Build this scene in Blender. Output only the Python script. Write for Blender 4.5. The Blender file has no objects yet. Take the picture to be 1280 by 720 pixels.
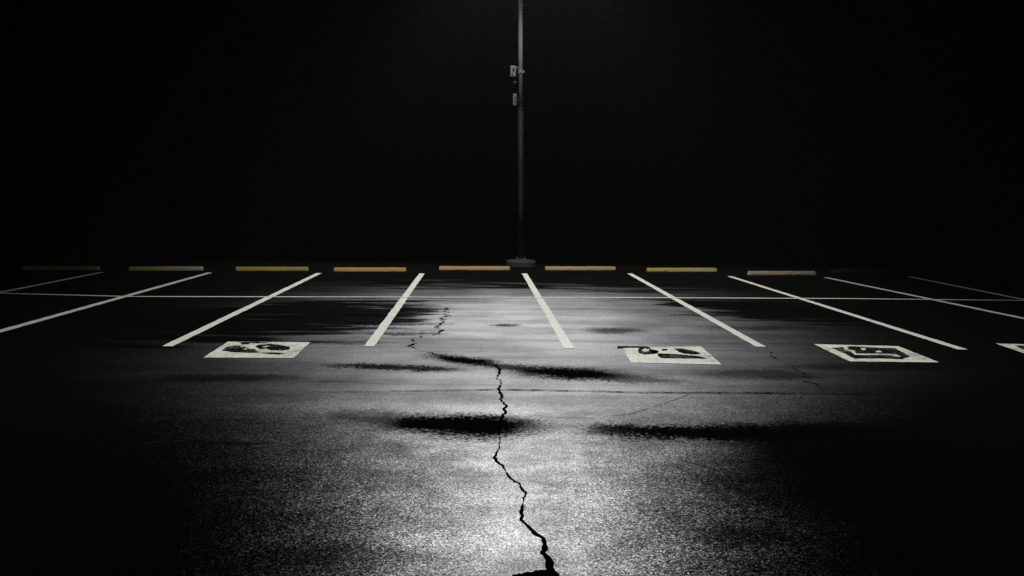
import bpy, bmesh, math, random
from mathutils import Vector, Matrix
random.seed(7)
S = bpy.context.scene
COL = S.collection
R = math.radians

# ------------------------------------------------------------------ camera model
F = 1000.0                                   # focal length in pixels of the 1280 wide photograph
CAM_H, PITCH, YAW, ROLL = 1.8809, 0.108596, 0.043879, 0.013823
fw = Vector((math.sin(YAW)*math.cos(PITCH), math.cos(YAW)*math.cos(PITCH), -math.sin(PITCH)))
rt0 = Vector((math.cos(YAW), -math.sin(YAW), 0)); up0 = rt0.cross(fw)
rt = math.cos(ROLL)*rt0 + math.sin(ROLL)*up0
up = rt.cross(fw)

def at(px, py, z=0.0):
    """where a point measured in the photograph lies on the level plane z"""
    d = (px-640)*rt - (py-360)*up + F*fw
    t = (z-CAM_H)/d.z
    return Vector((d.x*t, d.y*t, z))

def at_depth(px, py, Y):
    d = (px-640)*rt - (py-360)*up + F*fw
    t = Y/d.y
    return Vector((d.x*t, Y, CAM_H + d.z*t))

cam_d = bpy.data.cameras.new('camera'); cam = bpy.data.objects.new('camera', cam_d); COL.objects.link(cam)
cam_d.sensor_width = 36; cam_d.lens = F/1280*36; cam_d.clip_start = 0.05; cam_d.clip_end = 3000
M3 = Matrix((rt, up, -fw)).transposed()
cam.matrix_world = Matrix.Translation((0, 0, CAM_H)) @ M3.to_4x4()
S.camera = cam

# ------------------------------------------------------------------ render look
S.view_settings.view_transform = 'Standard'; S.view_settings.look = 'None'
S.view_settings.exposure = 0; S.view_settings.gamma = 1
S.cycles.use_denoising = False
S.cycles.max_bounces = 4
S.cycles.volume_bounces = 0

# ------------------------------------------------------------------ node helpers
class NT:
    def __init__(self, tree):
        self.t = tree; tree.nodes.clear()
    def n(self, typ, **kw):
        nd = self.t.nodes.new(typ)
        for k, v in kw.items():
            if k == 'ins':
                for i, val in v.items():
                    if isinstance(val, bpy.types.NodeSocket): self.t.links.new(val, nd.inputs[i])
                    else: nd.inputs[i].default_value = val
            else: setattr(nd, k, v)
        return nd
    def m(self, op, a, b=None, c=None, clamp=False):
        ins = {0: a}
        if b is not None: ins[1] = b
        if c is not None: ins[2] = c
        return self.n('ShaderNodeMath', operation=op, use_clamp=clamp, ins=ins).outputs[0]
    def v(self, op, a, b=None):
        ins = {0: a}
        if b is not None: ins[1] = b
        nd = self.n('ShaderNodeVectorMath', operation=op, ins=ins)
        return nd.outputs['Value'] if op in ('LENGTH', 'DOT_PRODUCT') else nd.outputs[0]
    def scale(self, a, s):
        nd = self.n('ShaderNodeVectorMath', operation='SCALE', ins={0: a}); 
        if isinstance(s, bpy.types.NodeSocket): self.t.links.new(s, nd.inputs['Scale'])
        else: nd.inputs['Scale'].default_value = s
        return nd.outputs[0]
    def noise(self, vec, scale, detail=3, rough=.55, col=False):
        nd = self.n('ShaderNodeTexNoise', ins={'Vector': vec, 'Scale': scale, 'Detail': detail, 'Roughness': rough})
        return nd.outputs['Color' if col else 'Fac']
    def ramp(self, x, lo, hi, a=0.0, b=1.0):
        return self.n('ShaderNodeMapRange', interpolation_type='SMOOTHSTEP',
                      ins={'Value': x, 'From Min': lo, 'From Max': hi, 'To Min': a, 'To Max': b}).outputs[0]
    def mixc(self, f, a, b):
        nd = self.n('ShaderNodeMix', data_type='RGBA')
        for sock, val in ((0, f), (6, a), (7, b)):
            if isinstance(val, bpy.types.NodeSocket): self.t.links.new(val, nd.inputs[sock])
            else: nd.inputs[sock].default_value = val
        return nd.outputs[2]

def new_mat(name):
    m = bpy.data.materials.new(name); m.use_nodes = True
    return m, NT(m.node_tree)

def rgb(r, g, b): return (r, g, b, 1.0)

# ------------------------------------------------------------------ materials
def dull_patch(px, py, rx, ry, amount, tilt_to=None):
    """an elongated dulled patch, measured in the photograph -> ellipse on the ground"""
    c = at(px, py)
    if tilt_to:
        a = at(px-rx, py-tilt_to); b = at(px+rx, py+tilt_to)
    else:
        a = at(px-rx, py); b = at(px+rx, py)
    hx = (b-a).length/2; ang = math.atan2(b.y-a.y, b.x-a.x)
    hy = abs(at(px, py-ry).y - at(px, py+ry).y)/2
    return (c.x, c.y, hx, hy, ang, amount)

STAINS_AND_FADES = [  # damp patches; the broad outer ones paint the fade of the glare
    dull_patch(562, 530, 132, 17, 1.0, 3), dull_patch(600, 534, 88, 17, 1.0),
    dull_patch(905, 541, 225, 14, 1.0, 3), dull_patch(820, 539, 95, 8, .85, 2), dull_patch(990, 541, 150, 14, .9), dull_patch(1090, 560, 230, 44, .95), dull_patch(1150, 600, 260, 70, .85),
    dull_patch(582, 450, 62, 5.6, 1.0, 7), dull_patch(640, 459, 46, 5, .85, 4), dull_patch(712, 466, 100, 10, 1.0, 4),
    dull_patch(790, 474, 90, 5, .6, 4),
    dull_patch(490, 459, 105, 4.5, .95, 4),
    dull_patch(768, 413, 42, 4.5, .75), dull_patch(632, 406.5, 24, 2.6, .85),
    dull_patch(280, 472, 110, 6, .75), dull_patch(945, 468, 95, 8, .6), dull_patch(1075, 459, 130, 6, .6),
    dull_patch(455, 519, 55, 10, .55), dull_patch(510, 556, 40, 9, .35),
    dull_patch(480, 405, 95, 2.6, .8), dull_patch(500, 417, 70, 2.6, .75), dull_patch(450, 394, 80, 2.2, .75),
    dull_patch(520, 387, 50, 2.2, .8), dull_patch(470, 380, 70, 1.7, .7), dull_patch(420, 428, 90, 3.5, .6),
    dull_patch(875, 394, 60, 1.7, .7), dull_patch(915, 383, 100, 2.8, .8), dull_patch(850, 374, 100, 1.3, .85),
    dull_patch(950, 410, 90, 3, .55), dull_patch(780, 364, 80, 1.4, .8), dull_patch(600, 360, 90, 1.4, .8),
    dull_patch(700, 386, 50, 1.1, .3), dull_patch(590, 395, 40, 1.2, .35), dull_patch(650, 417, 70, 1.6, .2),
    dull_patch(925, 668, 75, 16, .6), dull_patch(980, 610, 110, 34, .55), dull_patch(700, 604, 40, 5, .25),
    dull_patch(400, 700, 120, 30, .45),
]

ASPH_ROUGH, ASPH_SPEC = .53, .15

GLARE_FADES = [   # painted glare falloff at both ends of the bays, breaking up into streaks along its edge
    dull_patch(290, 402, 280, 31, .92), dull_patch(440, 386, 150, 20, .85), dull_patch(1070, 390, 250, 19, 1.0), dull_patch(910, 380, 110, 9, .7),
]

def asphalt_material():
    m, k = new_mat('wet_asphalt')
    P = k.n('ShaderNodeTexCoord').outputs['Object']
    # --- damp patches and painted glare falloff, with ragged edges
    wob = k.scale(k.v('SUBTRACT', k.noise(P, 2.2, 4, .62, col=True), (.5, .5, .5)), .36)
    wob2 = k.scale(k.v('SUBTRACT', k.noise(P, 34, 1, .5, col=True), (.5, .5, .5)), .40)
    Pw = k.v('ADD', P, k.v('ADD', wob, wob2))
    clear = None; fields = []
    for (cx, cy, hx, hy, ang, amt) in STAINS_AND_FADES + GLARE_FADES:
        mp = k.n('ShaderNodeMapping', vector_type='TEXTURE', ins={'Vector': Pw, 'Location': (cx, cy, 0), 'Rotation': (0, 0, ang), 'Scale': (hx, hy, 1.0)})
        sep = k.n('ShaderNodeSeparateXYZ', ins={0: mp.outputs[0]})
        flat = k.n('ShaderNodeCombineXYZ', ins={0: sep.outputs[0], 1: sep.outputs[1]}).outputs[0]
        d = k.v('LENGTH', flat)
        if len(fields) >= len(STAINS_AND_FADES):
            fields.append(k.ramp(d, .35, 1.15, 1.0-amt, 1.0)); continue
        f = k.ramp(d, .45, 1.12, 1.0-amt, 1.0); fields.append(f)
        clear = f if clear is None else k.m('MULTIPLY', clear, f)
    # --- broad damp / dry variation, drawn out across the bays, plus painted glare falloff
    sx = k.v('MULTIPLY', P, (.42, 1.5, 1.0))
    streak = k.noise(sx, 1.0, 5, .6)
    xyz = k.n('ShaderNodeSeparateXYZ', ins={0: P})
    Y = xyz.outputs[1]
    glare_field = k.ramp(Y, 14.6, 19.5, 1.0, .12)  # gloss fades toward far bays and row ends, painting the glare's limits
    for f in fields[len(STAINS_AND_FADES):]: glare_field = k.m('MULTIPLY', glare_field, f)
    fine = k.m('ADD', k.m('MULTIPLY', k.m('SUBTRACT', k.noise(k.v('MULTIPLY', P, (.38, 2.9, 1.0)), 1.0, 4, .6), .5), 1.7), .5)
    both = k.m('ADD', k.m('MULTIPLY', streak, .25), k.m('MULTIPLY', fine, .75))
    wet_glare_st = k.ramp(k.m('ADD', both, k.m('MULTIPLY', k.m('SUBTRACT', glare_field, .5), .48)), .38, .56, .025, 1.0)
    blot = k.ramp(k.noise(P, .55, 4, .6), .30, .62, .62, 1.0)
    near = k.ramp(Y, 6.0, 8.4, 1.0, 0.0)
    mott = k.m('SUBTRACT', 1.0, k.m('MULTIPLY', near, k.ramp(k.noise(P, 3.1, 5, .65), .36, .60, .34, .0)))
    lane = k.ramp(k.noise(k.v('MULTIPLY', P, (.22, 2.2, 1.0)), 1.0, 4, .6), .36, .62, .74, 1.06)
    blot = k.m('MULTIPLY', blot, k.m('MULTIPLY', mott, lane))
    wet_glare = k.m('MULTIPLY', k.m('MULTIPLY', clear, blot), k.m('MULTIPLY', wet_glare_st, 1.0))  # damp mask and painted glare falloff together
    # --- stone chips: every chip has its own tilt
    vor = k.n('ShaderNodeTexVoronoi', feature='F1', ins={'Vector': P, 'Scale': 100.0, 'Randomness': 1.0})
    vor2 = k.n('ShaderNodeTexVoronoi', feature='F1', ins={'Vector': P, 'Scale': 150.0, 'Randomness': 1.0})
    chip = k.v('SUBTRACT', vor.outputs['Color'], (.5, .5, .5))
    chip2 = k.v('SUBTRACT', vor2.outputs['Color'], (.5, .5, .5))
    coarse = k.ramp(Y, 5.2, 8.6, .66, .34)              # the bays beyond the seam are a finer, smoother paving
    und = k.v('SUBTRACT', k.noise(P, 7.0, 3, .5, col=True), (.5, .5, .5))
    tilt = k.v('ADD', k.v('ADD', k.scale(chip, .27), k.scale(chip2, .24)), k.scale(und, .10))
    tilt = k.scale(k.v('MULTIPLY', tilt, (1, 1, 0)), coarse)
    N = k.v('NORMALIZE', k.v('ADD', tilt, (0, 0, 1)))
    # tops of chips glint, binder between them stays dull
    top = k.ramp(vor.outputs['Distance'], .25, .75, 1.0, .35)
    rnd = k.n('ShaderNodeSeparateColor', ins={0: vor.outputs['Color']}).outputs[2]
    chipv = k.m('MULTIPLY', top, k.ramp(rnd, .0, 1.0, .5, 1.2))
    chipv = k.m('ADD', k.m('MULTIPLY', chipv, coarse), k.m('MULTIPLY', k.m('SUBTRACT', 1.0, coarse), .62))
    fac = k.m('MULTIPLY', wet_glare, chipv)
    # base
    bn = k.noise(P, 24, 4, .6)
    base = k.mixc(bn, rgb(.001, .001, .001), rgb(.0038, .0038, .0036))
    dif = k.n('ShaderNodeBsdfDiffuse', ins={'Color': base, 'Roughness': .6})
    glo = k.n('ShaderNodeBsdfAnisotropic', distribution='BECKMANN',
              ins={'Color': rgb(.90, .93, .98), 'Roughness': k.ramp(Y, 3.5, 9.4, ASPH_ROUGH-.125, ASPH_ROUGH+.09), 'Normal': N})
    fr = k.n('ShaderNodeFresnel', ins={'IOR': 1.42})
    amount = k.m('MULTIPLY', k.m('MULTIPLY', fac, k.m('ADD', k.ramp(Y, 3.0, 8.0, .42, .61), k.ramp(Y, 8.5, 15.0, 0.0, .75))), ASPH_SPEC, clamp=True)  # gloss strength stepped by distance to paint the glare's brightness
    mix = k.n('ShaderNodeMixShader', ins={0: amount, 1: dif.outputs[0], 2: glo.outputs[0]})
    k.n('ShaderNodeOutputMaterial', ins={0: mix.outputs[0]})
    return m



def soil_material():
    m, k = new_mat('dark_soil')
    P = k.n('ShaderNodeTexCoord').outputs['Object']
    c = k.mixc(k.noise(P, 3.5, 6, .65), rgb(.002, .0021, .0014), rgb(.008, .0075, .0045))
    bmp = k.n('ShaderNodeBump', ins={'Strength': .8, 'Distance': .05, 'Height': k.noise(P, 18, 5, .7)})
    d = k.n('ShaderNodeBsdfDiffuse', ins={'Color': c, 'Roughness': 1.0, 'Normal': bmp.outputs[0]})
    k.n('ShaderNodeOutputMaterial', ins={0: d.outputs[0]})
    return m

def paint_material(name, col, worn, wear=.5, spec=.2, fine=70):
    """road paint: chips through to the asphalt in a fine grain"""
    m, k = new_mat(name)
    P = k.n('ShaderNodeTexCoord').outputs['Object']
    a = k.noise(P, fine, 3, .7); b = k.noise(P, 3.0, 4, .6)
    w = k.ramp(k.m('ADD', k.m('MULTIPLY', a, .6), k.m('MULTIPLY', b, .5)), .66-.13*wear+.10, .92-.13*wear+.10)
    shade = k.mixc(k.ramp(k.noise(P, 9, 5, .65), .3, .75), col, tuple(c*.72 for c in col[:3])+(1,))
    c = k.mixc(w, shade, worn)
    bmp = k.n('ShaderNodeBump', ins={'Strength': .12, 'Distance': .003, 'Height': k.noise(P, 120, 2, .6)})
    p = k.n('ShaderNodeBsdfPrincipled', ins={'Base Color': c, 'Roughness': .62, 'Specular IOR Level': spec, 'Normal': bmp.outputs[0]})
    k.n('ShaderNodeOutputMaterial', ins={0: p.outputs[0]})
    return m

def tar_shade_material():
    m, k = new_mat('tar_crack_shade')  # near-black for seam tar and for the shade painted inside cracks
    P = k.n('ShaderNodeTexCoord').outputs['Object']
    c = k.mixc(k.noise(P, 60, 3, .6), rgb(.0015, .0015, .0015), rgb(.006, .006, .006))
    d = k.n('ShaderNodeBsdfDiffuse', ins={'Color': c, 'Roughness': 1.0})
    k.n('ShaderNodeOutputMaterial', ins={0: d.outputs[0]})
    return m

def stop_material(name, left, right, dark=.35):
    """painted concrete wheel stop, colour drifting along its length (object x), scuffed"""
    m, k = new_mat(name)
    P = k.n('ShaderNodeTexCoord').outputs['Object']
    x = k.n('ShaderNodeSeparateXYZ', ins={0: P}).outputs[0]
    f = k.ramp(k.m('ADD', x, k.m('MULTIPLY', k.m('SUBTRACT', k.noise(P, 4, 3, .6), .5), .9)), -.55, .55)
    c = k.mixc(f, left, right)
    sc = k.ramp(k.noise(k.v('MULTIPLY', P, (1, 3, 3)), 9, 5, .7), .50, .72)
    c = k.mixc(k.m('MULTIPLY', sc, dark), c, rgb(.10, .09, .08))
    bmp = k.n('ShaderNodeBump', ins={'Strength': .5, 'Distance': .01, 'Height': k.noise(P, 55, 4, .65)})
    p = k.n('ShaderNodeBsdfPrincipled', ins={'Base Color': c, 'Roughness': .8, 'Specular IOR Level': .15, 'Normal': bmp.outputs[0]})
    k.n('ShaderNodeOutputMaterial', ins={0: p.outputs[0]})
    return m

def metal_material(name, a, b, rough=.5, metallic=.0, sc=14):
    m, k = new_mat(name)
    P = k.n('ShaderNodeTexCoord').outputs['Object']
    c = k.mixc(k.noise(k.v('MULTIPLY', P, (1, 1, .35)), sc, 4, .6), a, b)
    p = k.n('ShaderNodeBsdfPrincipled', ins={'Base Color': c, 'Roughness': rough, 'Metallic': metallic})
    k.n('ShaderNodeOutputMaterial', ins={0: p.outputs[0]})
    return m

M_ASPH = asphalt_material(); M_SOIL = soil_material(); M_TAR_SHADE = tar_shade_material()
M_LINE = paint_material('worn_white_paint', rgb(.47, .465, .42), rgb(.09, .09, .085), 1.7, .2, 42)
M_SYM = paint_material('worn_symbol_white', rgb(.49, .49, .42), rgb(.08, .08, .07), 2.1, .2, 30)
M_GLYPH = paint_material('dark_symbol_paint', rgb(.005, .005, .005), rgb(.34, .34, .29), 1.5, 0.0, 34)
M_POLE_UP = metal_material('galvanised_steel', rgb(.34, .33, .31), rgb(.44, .43, .40), .55)
M_POLE_LOW = metal_material('dark_painted_steel', rgb(.05, .046, .04), rgb(.08, .073, .065), .6)
M_CONC = metal_material('pole_base_concrete', rgb(.016, .0155, .0145), rgb(.042, .040, .038), .9)
M_BOX = metal_material('pale_plastic', rgb(.26, .26, .25), rgb(.38, .38, .365), .5)
M_BOXD = metal_material('dark_plastic', rgb(.02, .02, .02), rgb(.05, .05, .05), .4)
M_HEAD = metal_material('luminaire_casting', rgb(.10, .10, .10), rgb(.16, .16, .16), .45)
M_PIN = metal_material('rusty_steel', rgb(.05, .03, .02), rgb(.12, .08, .05), .8)

# ------------------------------------------------------------------ object helpers
def link(name, bm, mat, parent=None, smooth=False):
    me = bpy.data.meshes.new(name); bm.normal_update(); bm.to_mesh(me); bm.free()
    if smooth:
        for p in me.polygons: p.use_smooth = True
    me.materials.append(mat)
    o = bpy.data.objects.new(name, me); COL.objects.link(o)
    if parent is not None: o.parent = parent
    return o

def tag(o, label=None, cat=None, group=None, kind=None):
    if label: o['label'] = label
    if cat: o['category'] = cat
    if group: o['group'] = group
    if kind: o['kind'] = kind
    return o

def empty(name, loc):
    o = bpy.data.objects.new(name, None); o.location = loc; COL.objects.link(o); o.empty_display_size = .2
    return o

def add_box(bm, c, s, bevel=0.0):
    r = bmesh.ops.create_cube(bm, size=1.0, matrix=Matrix.Translation(c) @ Matrix.Diagonal((s[0], s[1], s[2], 1)))
    if bevel:
        es = list({e for v in r['verts'] for e in v.link_edges})
        bmesh.ops.bevel(bm, geom=es, offset=bevel, segments=2, affect='EDGES', profile=.6)

def add_tube(bm, p0, p1, r0, r1, n=24, caps=True):
    p0, p1 = Vector(p0), Vector(p1); d = (p1-p0)
    q = d.to_track_quat('Z', 'Y').to_matrix()
    a = []; b = []
    for i in range(n):
        t = 2*math.pi*i/n; o = Vector((math.cos(t), math.sin(t), 0))
        a.append(bm.verts.new(p0 + q @ (o*r0))); b.append(bm.verts.new(p1 + q @ (o*r1)))
    for i in range(n):
        j = (i+1) % n; bm.faces.new((a[i], a[j], b[j], b[i]))
    if caps:
        bm.faces.new(list(reversed(a))); bm.faces.new(b)

def add_lathe(bm, prof, c=(0, 0, 0), n=40):
    rings = []
    for r, z in prof:
        rings.append([bm.verts.new((c[0]+r*math.cos(2*math.pi*i/n), c[1]+r*math.sin(2*math.pi*i/n), c[2]+z)) for i in range(n)])
    for a, b in zip(rings, rings[1:]):
        for i in range(n):
            j = (i+1) % n; bm.faces.new((a[i], a[j], b[j], b[i]))
    bm.faces.new(list(reversed(rings[0]))); bm.faces.new(rings[-1])

def sheet(x0, x1, y0, y1, z, nx, ny):
    bm = bmesh.new()
    g = [[bm.verts.new((x0+(x1-x0)*i/nx, y0+(y1-y0)*j/ny, z)) for i in range(nx+1)] for j in range(ny+1)]
    for j in range(ny):
        for i in range(nx): bm.faces.new((g[j][i], g[j][i+1], g[j+1][i+1], g[j+1][i]))
    return bm

# ------------------------------------------------------------------ setting
tag(link('ground', sheet(-900, 900, -600, 1400, -.03, 20, 20), M_SOIL), kind='structure')
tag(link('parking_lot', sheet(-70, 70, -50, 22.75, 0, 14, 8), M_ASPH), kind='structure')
Z1, Z2, Z3, Z4 = .004, .008, .012, .016

def strip_between(p0, p1, w, name, mat, z=Z1, step=.12, jit=.006):
    """a painted line between two ground points with slightly uneven edges; origin at its near end"""
    p0 = Vector((p0.x, p0.y, 0)); p1 = Vector((p1.x, p1.y, 0)); d = p1-p0; L = d.length; d.normalize()
    nrm = Vector((-d.y, d.x, 0)); n = max(2, int(L/step)); bm = bmesh.new(); prev = None
    for i in range(n+1):
        t = L*i/n
        a = d*t + nrm*(w/2+random.uniform(-jit, jit)); b = d*t - nrm*(w/2+random.uniform(-jit, jit))
        cur = (bm.verts.new(a), bm.verts.new(b))
        if prev: bm.faces.new((prev[0], prev[1], cur[1], cur[0]))
        prev = cur
    o = link(name, bm, mat); o.location = (p0.x, p0.y, z)
    return o

def extend_to(a, b, y):
    t = (y-a.y)/(b.y-a.y); return a + (b-a)*t

LINES = [   # far end, near end (photo), run on beyond the frame?, label
    ((127, 340.5), (1, 365.5), 10.1, 'dim white bay line at the far left, starting by the leftmost wheel stop'),
    ((262, 341), (1, 414), 10.1, 'long white bay line running out of the left edge of the lot'),
    ((399, 341.5), (209, 433), 0, 'white bay line slanting down to the left of the leftmost wheelchair symbol'),
    ((527.5, 342), (461.5, 433), 0, 'bold white bay line left of the bright glare, right of the leftmost wheelchair symbol'),
    ((655.5, 342), (711.5, 435.5), 0, 'bold white bay line in the bright glare, starting just in front of the lamp post'),
    ((787, 342), (951, 433.5), 0, 'white bay line between the two middle wheelchair symbols, right of the glare'),
    ((912, 345.5), (1203, 437), 0, 'long white bay line ending just above the right edge of the third wheelchair symbol'),
    ((1032, 347), (1279, 398), 10.1, 'thin dim white bay line running out at the right edge'),
    ((1137, 346), (1262, 371), 10.1, 'faintest bay line, farthest right of the row'),
]
for (a, b, ext, lab) in LINES:
    A, B = at(*a), at(*b)
    if ext: B = extend_to(A, B, ext)
    o = strip_between(B, A, .135, 'parking_line', M_LINE)
    tag(o, lab, 'parking line', 'white lines between the parking bays')
# the line across the bays (follows its measured course in three lengths, one mesh)
pts = [at(-60, 366.6), at(1, 367), at(160, 371), at(430, 371.6), at(840, 372.6), at(1060, 373.6), at(1280, 376), at(1400, 377.4)]
bm = bmesh.new(); prev = None
o0 = Vector((pts[0].x, pts[0].y, 0))
for i, p in enumerate(pts):
    a, b = p + Vector((0, .048, 0)) - o0, p - Vector((0, .048, 0)) - o0
    cur = (bm.verts.new((a.x, a.y, 0)), bm.verts.new((b.x, b.y, 0)))
    if prev: bm.faces.new((prev[0], prev[1], cur[1], cur[0]))
    prev = cur
o = link('cross_line', bm, M_LINE); o.location = (o0.x, o0.y, Z2)
tag(o, 'thin white line crossing all the bay lines from side to side', 'parking line')

# ------------------------------------------------------------------ wheelchair symbols
def ground_poly(bm, px, z, org, jit=.0, sub=5):
    vs = []
    n = len(px)
    for i in range(n):
        p, q = at(*px[i]), at(*px[(i+1) % n])
        for s in range(sub):
            v = p + (q-p)*(s/sub)
            vs.append(bm.verts.new((v.x-org.x+random.uniform(-jit, jit), v.y-org.y+random.uniform(-jit, jit), z)))
    f = bm.faces.new(vs)
    if f.normal.z < 0 or True:
        f.normal_update()
        if f.normal.z < 0: f.normal_flip()
    bmesh.ops.triangulate(bm, faces=[f])

SYMBOLS = [
 dict(label='white square with blotchy black wheelchair symbol, leftmost, left of the bright glare',
   sq=[(254, 447.2), (367, 447.6), (388, 428), (285, 427.4)],
   dark=[[(278, 438.5), (283, 434.2), (292, 433), (299, 432.4), (301, 434.5), (306, 434), (312, 437), (318, 437), (324, 441), (316, 441.6), (304, 441), (290, 440.6)],
         [(301, 429.4), (311, 429), (312, 430.8), (303, 431)],
         [(319, 433.8), (323, 431.6), (331, 431), (337, 430.2), (348, 431.6), (356, 433), (362, 434), (362, 437), (352, 438.6), (338, 438), (334, 436.2), (325, 436.8)],
         [(325, 441.4), (342, 441.2), (358, 442.2), (348, 443.8), (336, 442.8)],
         [(290, 428.2), (322, 428), (340, 429), (326, 429.7), (305, 428.8)]],
   light=[[(327, 434.6), (333, 433.4), (338, 433.4), (331, 435)], [(304, 437.4), (308, 436.6), (310, 437.8), (306, 438.2)]]),
 dict(label='white square with thin black wheelchair outline beside the bright glare, right of the lamp post',
   sq=[(788, 453.5), (902, 456), (876, 433.2), (778, 433.8)],
   dark=[[(772, 433.2), (790, 433.6), (806, 433.6), (812, 434.6), (813, 437), (822, 438.6), (822, 441.6), (816, 442.8), (806, 443.6), (799, 441.8), (797, 438.6), (800, 435.6), (788, 435), (772, 435.6)],
         [(827, 437), (834, 436.8), (834, 438.6), (827, 438.8)],
         [(842, 436.4), (852, 436.2), (860, 437.6), (868, 439.4), (876, 442.4), (870, 443.6), (856, 442.6), (849, 440.4)],
         [(813, 440.2), (820, 438), (823, 439.6), (822, 442), (816, 443)],
         [(822, 442.4), (846, 443.2), (862, 444.8), (876, 446.2), (884, 449.2), (874, 448.6), (860, 448.4), (844, 448.4), (826, 448), (823, 445.6)]],
   light=[[(803, 438), (806, 436.6), (811, 437.6), (811, 440), (806, 441), (802, 440)]]),
 dict(label='black square with white border and broken white wheelchair symbol, third from the left',
   sq=[(1062, 452), (1174, 453.2), (1123, 433), (1017, 430.4)],
   dark=[[(1040, 435.6), (1064, 433.4), (1092, 435), (1119, 435.8), (1137, 446), (1128, 449.4), (1098, 448.4), (1068, 448.6), (1056, 442.6)]],
   light=[[(1053, 434.2), (1060, 434.4), (1060, 437.6), (1068, 439.2), (1070, 443), (1082, 443.2), (1098, 443.2), (1112, 443.4), (1122, 444.8), (1126, 447), (1120, 447), (1112, 444.9), (1096, 444.7), (1080, 444.9), (1068, 444.5), (1063, 440.4), (1055, 438.4)],
          [(1076, 436.2), (1082, 436), (1081, 438.8), (1078, 438.6)],
          [(1094, 440), (1100, 439.4), (1103, 441.2), (1097, 441.6)]]),
 dict(label='white bordered square cut off by the right edge, rightmost wheelchair symbol',
   sq=[(1312, 453), (1404, 454.5), (1352, 432.5), (1244.5, 429.6)],
   dark=[[(1268, 432.6), (1290, 432.4), (1350, 435), (1366, 447), (1310, 449), (1288, 441)]],
   light=[[(1282, 434.8), (1300, 434.4), (1312, 440), (1330, 443), (1318, 445), (1300, 441)]]),
]
for s in SYMBOLS:
    org = sum((at(*p) for p in s['sq']), Vector())/4
    bm = bmesh.new(); ground_poly(bm, s['sq'], 0, org, .006, 14)
    q = link('wheelchair_symbol', bm, M_SYM); q.location = (org.x, org.y, Z1)
    tag(q, s['label'], 'pavement symbol', 'wheelchair symbols painted at the head of the bays')
    bm = bmesh.new()
    for poly in s['dark']: ground_poly(bm, poly, Z2-Z1, org, .008, 4)
    link('dark_figure', bm, M_GLYPH, q)
    for poly in s['light']:
        bm = bmesh.new(); ground_poly(bm, poly, Z3-Z1, org, .006, 4); link('light_figure', bm, M_SYM, q)

# ------------------------------------------------------------------ cracks
def crack(path, name, z=Z1, jag=.5, gap=0.0, vary=.75):
    """path: (px, py, width_m). A ragged dark split in the asphalt."""
    P = []
    for (a, b) in zip(path, path[1:]):
        A, B = at(a[0], a[1]), at(b[0], b[1])
        n = min(60, max(2, int((B-A).length/.03)))
        for i in range(n):
            t = i/n; P.append(((A+(B-A)*t), a[2]+(b[2]-a[2])*t))
    P.append((at(path[-1][0], path[-1][1]), path[-1][2]))
    org = P[0][0]; bm = bmesh.new(); prev = None; w0 = 1.0; off = Vector()
    N = len(P)
    for i, (p, w) in enumerate(P):
        d = (P[min(i+1, N-1)][0]-P[max(i-1, 0)][0]); d.z = 0; d.normalize(); nr = Vector((-d.y, d.x, 0))
        off = off*.72 + nr*random.gauss(0, w*jag) + d*0
        w0 = max(.12, min(1.9, w0*.6 + .4*random.uniform(1-vary, 1+vary)))
        if random.random() < gap: w0 = .03
        c = p-org+off
        l, r = random.uniform(.6, 1.05), random.uniform(.6, 1.05)
        cur = (bm.verts.new((c + nr*w*w0*.5*l)), bm.verts.new((c - nr*w*w0*.5*r)))
        for v in cur: v.co.z = 0
        if prev: bm.faces.new((prev[0], prev[1], cur[1], cur[0]))
        prev = cur
    bmesh.ops.recalc_face_normals(bm, faces=bm.faces[:])
    o = link(name, bm, M_TAR_SHADE); o.location = (org.x, org.y, z)
    tag(o, kind='structure')
    return o

crack([(690, 735, .08), (687, 715, .055), (684, 697, .038), (676, 676, .03), (663, 661, .026), (650, 650, .024), (653, 632, .022), (655, 616, .022),
       (648, 604, .020), (636, 594, .020), (627, 583, .022), (619, 571, .022), (625, 560, .010), (624, 540, .012), (626, 528, .028), (630, 512, .032), (628, 498, .032),
       (625, 484, .032), (623, 474, .034), (625, 464, .034), (619, 456, .04)], 'crack', Z1, .30, .06, .6)
crack([(619, 456, .04), (590, 452, .03), (560, 447, .03), (536, 441, .03), (520, 438, .03), (512, 431, .075), (516, 425, .055), (536, 420, .075), (549, 413, .075),
       (554, 405, .05), (553, 394, .07), (558, 385, .05)], 'crack', Z2, .42, .3)
crack([(780, 434, .012), (815, 435, .014), (870, 434.6, .01)], 'crack', Z4, .4, .1)
crack([(962, 440, .02), (975, 452, .03), (990, 462, .032), (1006, 472, .036), (1024, 483, .034), (1036, 491, .02)], 'crack', Z1, .7, .35)
crack([(330, 491, .004), (420, 490.6, .010), (520, 489, .020), (620, 487.4, .030), (700, 488.6, .024), (800, 491, .030), (960, 492, .030), (1130, 493.5, .010), (1200, 494, .004)],
      'tar_seam', Z2, .10, .0)
crack([(690, 522, .004), (740, 523, .008), (790, 517, .010), (830, 505, .010), (862, 493, .008)], 'crack', Z1, .2, .1)
# flat dark sheet for the shade in a broken-out hole at the near end of the main crack
bm = bmesh.new(); org = at(690, 735)
ground_poly(bm, [(640, 722), (655, 718.5), (668, 716), (680, 714.5), (690, 712), (700, 724), (706, 742), (690, 756), (660, 748), (636, 730)], 0, org, .008, 7)
o = link('pothole', bm, M_TAR_SHADE); o.location = (org.x, org.y, Z3); tag(o, kind='structure')

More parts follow.
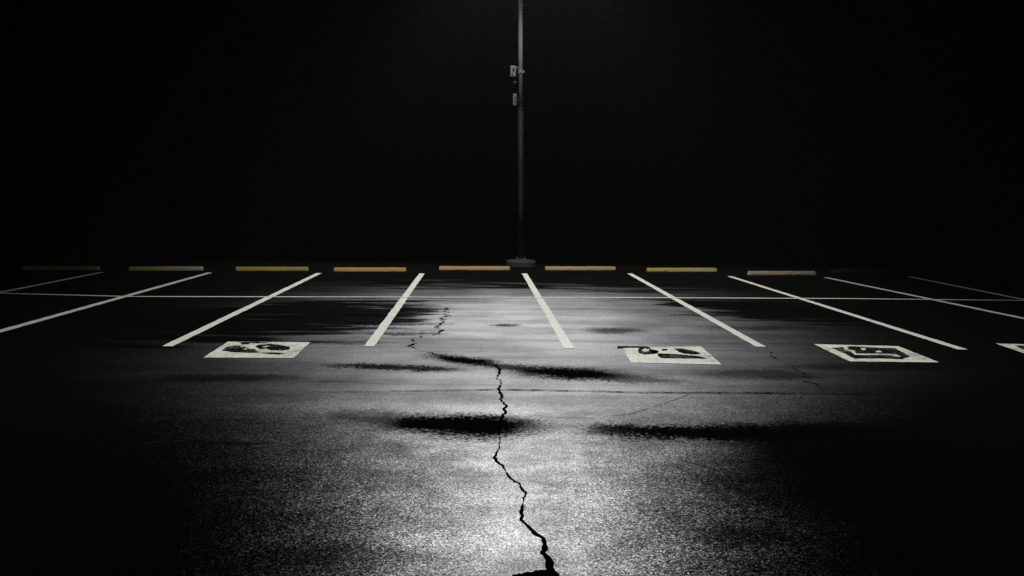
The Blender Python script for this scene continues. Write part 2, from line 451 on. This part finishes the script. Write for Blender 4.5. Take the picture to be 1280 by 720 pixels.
# ------------------------------------------------------------------ wheel stops
def wheel_stop(a, b, mat, label):
    """a, b: photo positions of the lower front corners"""
    A, B = at(*a), at(*b); L = (B-A).length; ang = math.atan2(B.y-A.y, B.x-A.x)
    root = empty('wheel_stop', ((A.x+B.x)/2, (A.y+B.y)/2, 0)); root.rotation_euler.z = ang
    tag(root, label, 'wheel stop', 'wheel stops at the head of the bays')
    H = .098
    prof = [(0, .0), (.005, .03), (.038, H-.018), (.052, H), (.118, H), (.132, H-.018), (.162, .03), (.165, 0)]
    bm = bmesh.new(); rings = []
    xs = [(-L/2, .86), (-L/2+.03, 1.0)]
    nseg = 16
    for i in range(1, nseg): xs.append((-L/2+.03+(L-.06)*i/nseg, 1.0))
    xs += [(L/2-.03, 1.0), (L/2, .86)]
    for (x, s) in xs:
        ring = []
        for (y, z) in prof:
            jy, jz = random.gauss(0, .0016), random.gauss(0, .0016)
            zz = z*s if z > 0.01 else 0
            # drainage slots under the block
            ring.append(bm.verts.new((x, .0825+(y-.0825)*s+jy, zz+(jz if z > .01 else 0))))
        rings.append(ring)
    for r0, r1 in zip(rings, rings[1:]):
        for i in range(len(prof)-1): bm.faces.new((r0[i], r1[i], r1[i+1], r0[i+1]))
        bm.faces.new((r0[-1], r1[-1], r1[0], r0[0]))
    bm.faces.new(rings[0]); bm.faces.new(list(reversed(rings[-1])))
    bmesh.ops.recalc_face_normals(bm, faces=bm.faces[:])
    body = link('body', bm, mat, root); body.location.z = .003
    for sx in (-1, 1):
        bm = bmesh.new(); add_tube(bm, (sx*L*.33, .085, H-.01), (sx*L*.33, .085, H+.016), .012, .011, 12)
        link('anchor_pin', bm, M_PIN, root, True)
    return root

def sm(n, l, r, d=.35): return stop_material(n, rgb(*l), rgb(*r), d)
wheel_stop((27, 338.2), (123, 338), sm('stop_dim_olive', (0.160, 0.152, 0.064), (0.224, 0.176, 0.096)), 'dim olive-brown wheel stop at the far left end of the row')
wheel_stop((160, 338.6), (253, 338.4), sm('stop_olive_grey', (0.192, 0.176, 0.032), (0.176, 0.152, 0.128)), 'wheel stop with olive-yellow left half and greyish right half')
wheel_stop((294, 338.8), (385, 338.8), sm('stop_orange_worn', (0.180, 0.118, 0.024), (0.133, 0.110, 0.031), .8), 'patchy orange-yellow worn wheel stop, third from the left')
wheel_stop((417, 339.6), (507.5, 339.6), sm('stop_amber', (0.195, 0.129, 0.035), (0.195, 0.125, 0.039)), 'evenly amber wheel stop just left of the lit middle bay')
wheel_stop((549, 337.8), (637.5, 337.8), sm('stop_tan', (0.215, 0.133, 0.062), (0.203, 0.141, 0.062)), 'tan-orange wheel stop touching the lamp post base at its right end')
wheel_stop((682, 338), (770, 338), sm('stop_peach', (0.219, 0.149, 0.078), (0.195, 0.137, 0.086)), 'peach-beige wheel stop just right of the lamp post')
wheel_stop((810, 339.8), (897, 339.8), sm('stop_yellow', (0.203, 0.156, 0.051), (0.180, 0.164, 0.070)), 'yellowish wheel stop, second to the right of the lamp post')
wheel_stop((937, 344), (1020.5, 344), sm('stop_pale_pink', (0.195, 0.161, 0.122), (0.188, 0.156, 0.122)), 'pale pinkish-beige wheel stop standing slightly lower than its neighbours')
wheel_stop((1042, 341.5), (1121, 341), sm('stop_black', (0.009, 0.006, 0.006), (0.006, 0.006, 0.006)), 'almost black wheel stop at the far right end of the row')

# ------------------------------------------------------------------ lamp post
pb = at(651, 331.5); PY = pb.y
root = empty('lamp_post', (pb.x, pb.y, 0))
tag(root, 'tall grey steel lamp post on a round concrete base behind the wheel stops', 'lamp post')
def pole_at(py):
    """pole axis (it leans a touch) at the height seen at photo row py, relative to the base"""
    p = at_depth(651+(650.6-651)*(331.5-py)/331.5, py, PY); return p - Vector((pb.x, pb.y, 0))
joint = pole_at(137); TOPZ = 9.05
axis = (joint-Vector((0, 0, 0))); axis_d = axis/axis.z
top = axis_d*TOPZ
bm = bmesh.new(); add_lathe(bm, [(.44, -.03), (.44, .10), (.42, .14), (.36, .155), (.16, .16)]); link('base', bm, M_CONC, root)
bm = bmesh.new(); add_box(bm, (0, 0, .178), (.30, .30, .035), .006)
for sx in (-1, 1):
    for sy in (-1, 1): add_tube(bm, (sx*.115, sy*.115, .196), (sx*.115, sy*.115, .25), .014, .014, 8)
link('base_plate', bm, M_POLE_LOW, root)
bm = bmesh.new(); add_tube(bm, axis_d*.196, joint, .086, .078, 32); link('pole', bm, M_POLE_LOW, root, True)
bm = bmesh.new(); add_tube(bm, joint-axis_d*.03, joint+axis_d*.05, .084, .084, 32); link('collar', bm, M_POLE_LOW, root)
bm = bmesh.new(); add_tube(bm, joint+axis_d*.051, top, .068, .060, 32); link('pole', bm, M_POLE_UP, root, True)
LY = 19.6
bm = bmesh.new()
prev = top - axis_d*.06
L_end = Vector((top.x, LY-PY, TOPZ+.22))
for i in range(1, 11):
    t = i/10; p = (top-axis_d*.06)*(1-t) + L_end*t; p.z += .22*math.sin(math.pi*t)*.6
    add_tube(bm, prev, p, .036, .036, 16); prev = p
link('arm', bm, M_POLE_UP, root, True)
bm = bmesh.new()
hc = L_end + Vector((0, -.28, -.02))
add_box(bm, hc, (.36, .74, .15), .05)
for i in range(7): add_box(bm, hc+Vector((-.12+i*.04, .0, .09)), (.008, .5, .05))
head = link('lamp_head', bm, M_HEAD, root)
m, k = new_mat('lit_lens')
em = k.n('ShaderNodeEmission', ins={'Color': rgb(1, .98, .95), 'Strength': 50.0}); k.n('ShaderNodeOutputMaterial', ins={0: em.outputs[0]})
M_LENS = m
bm = bmesh.new()
add_lathe(bm, [(.02, -.10), (.07, -.09), (.11, -.065), (.135, -.03), (.14, 0)], hc+Vector((0, 0, -.078)), 28)
link('lens', bm, M_LENS, head, True)

ld = bpy.data.lights.new('lamp_light', 'POINT'); lo = bpy.data.objects.new('lamp_light', ld); COL.objects.link(lo)
lo.parent = root; lo.location = hc + Vector((0, 0, -.34))
ld.energy = 5600; ld.shadow_soft_size = .13; ld.color = (1, .985, .955); ld.use_nodes = True
k = NT(ld.node_tree)
nd = k.n('ShaderNodeTexCoord').outputs['Normal']
sp = k.n('ShaderNodeSeparateXYZ', ins={0: nd})
c = k.m('MAXIMUM', k.m('MULTIPLY', sp.outputs[2], -1.0), .02)
tx = k.m('ABSOLUTE', k.m('DIVIDE', sp.outputs[0], c)); ty = k.m('DIVIDE', sp.outputs[1], c)
bat = k.m('MINIMUM', k.m('POWER', c, -2.0), 3.2)                   # batwing road optic: more light at flat angles
side = k.ramp(tx, .46, 1.28, 1.0, .03)
back = k.ramp(ty, .20, .66, 1.0, .040)                               # cut-off shield behind the pole
hor = k.ramp(sp.outputs[2], -.22, -.02, 1.0, .0)
upper = k.ramp(ty, .9, 2.6, 1.0, .10)                              # little light thrown up the post
st = k.m('MULTIPLY', k.m('MULTIPLY', k.m('MULTIPLY', bat, upper), side), k.m('MULTIPLY', back, hor))
em = k.n('ShaderNodeEmission', ins={'Color': rgb(1, 1, 1), 'Strength': st}); k.n('ShaderNodeOutputLight', ins={0: em.outputs[0]})

# equipment boxes clamped to the post
def wpole(py): return pole_at(py) + Vector((pb.x, pb.y, 0))
def pole_box(px0, px1, py0, py1, label, upper):
    Yb = PY-.03
    a = at_depth(px0, (py0+py1)/2, Yb); b = at_depth(px1, (py0+py1)/2, Yb)
    t = at_depth((px0+px1)/2, py0, Yb); d = at_depth((px0+px1)/2, py1, Yb)
    w = b.x-a.x; h = t.z-d.z; c = Vector(((a.x+b.x)/2, Yb, (t.z+d.z)/2))
    r = empty('equipment_box', c); tag(r, label, 'equipment box')
    bm = bmesh.new(); add_box(bm, (0, 0, 0), (w, .16, h), .014); body = link('case', bm, M_BOX, r)
    bm = bmesh.new()
    if upper:
        add_box(bm, (.012, -.083, .03), (w*.36, .012, h*.30)); link('cover_panel', bm, M_BOXD, body); bm = bmesh.new(); add_box(bm, (-.02, -.083, -h*.30), (w*.25, .012, h*.16))
    else:
        add_box(bm, (w*.2, -.083, 0), (w*.22, .012, h*.62))
    link('cover_panel', bm, M_BOXD, body)
    pc = wpole((py0+py1)/2) - c
    rad = .066 if upper else .072
    bm = bmesh.new()
    zb = h*.36 if upper else 0
    add_tube(bm, (w*.4, .02, zb), (pc.x-rad*.8, pc.y, zb), .018, .018, 12)
    link('bracket', bm, M_BOX if upper else M_BOXD, r)
    if upper:
        bm = bmesh.new(); add_tube(bm, (pc.x, pc.y, -.06), (pc.x, pc.y, .06), rad+.010, rad+.010, 28)
        add_box(bm, (pc.x+rad+.025, pc.y, .0), (.05, .05, .06), .008); add_box(bm, (pc.x, pc.y-rad-.02, 0), (.05, .05, .09), .008)
        link('clamp', bm, M_BOX, r)
        bm = bmesh.new(); add_tube(bm, (w*.2, .0, -h*.5), (w*.45, .02, -h*.5-.17), .012, .012, 10); add_box(bm, (w*.35, .01, -h*.5-.16), (.10, .06, .05), .01)
        link('cable_gland', bm, M_BOXD, r)
    return r
pole_box(637.8, 644.8, 82.5, 96, 'small pale box clamped to the lamp post, upper of the two', True)
pole_box(641, 645.8, 117.5, 132, 'small narrow pale box on the lamp post, lower of the two', False)

# ------------------------------------------------------------------ night sky and haze
w = bpy.data.worlds.new('World'); S.world = w; w.use_nodes = True
k = NT(w.node_tree)
sky = k.n('ShaderNodeTexSky', sky_type='NISHITA', sun_disc=False, sun_elevation=R(-9), sun_rotation=R(200))
bg = k.n('ShaderNodeBackground', ins={0: sky.outputs[0], 1: .01})
vs = k.n('ShaderNodeVolumeScatter', ins={'Color': rgb(.93, 1.0, .97), 'Density': .00016, 'Anisotropy': .0})
k.n('ShaderNodeOutputWorld', ins={0: bg.outputs[0], 1: vs.outputs[0]})
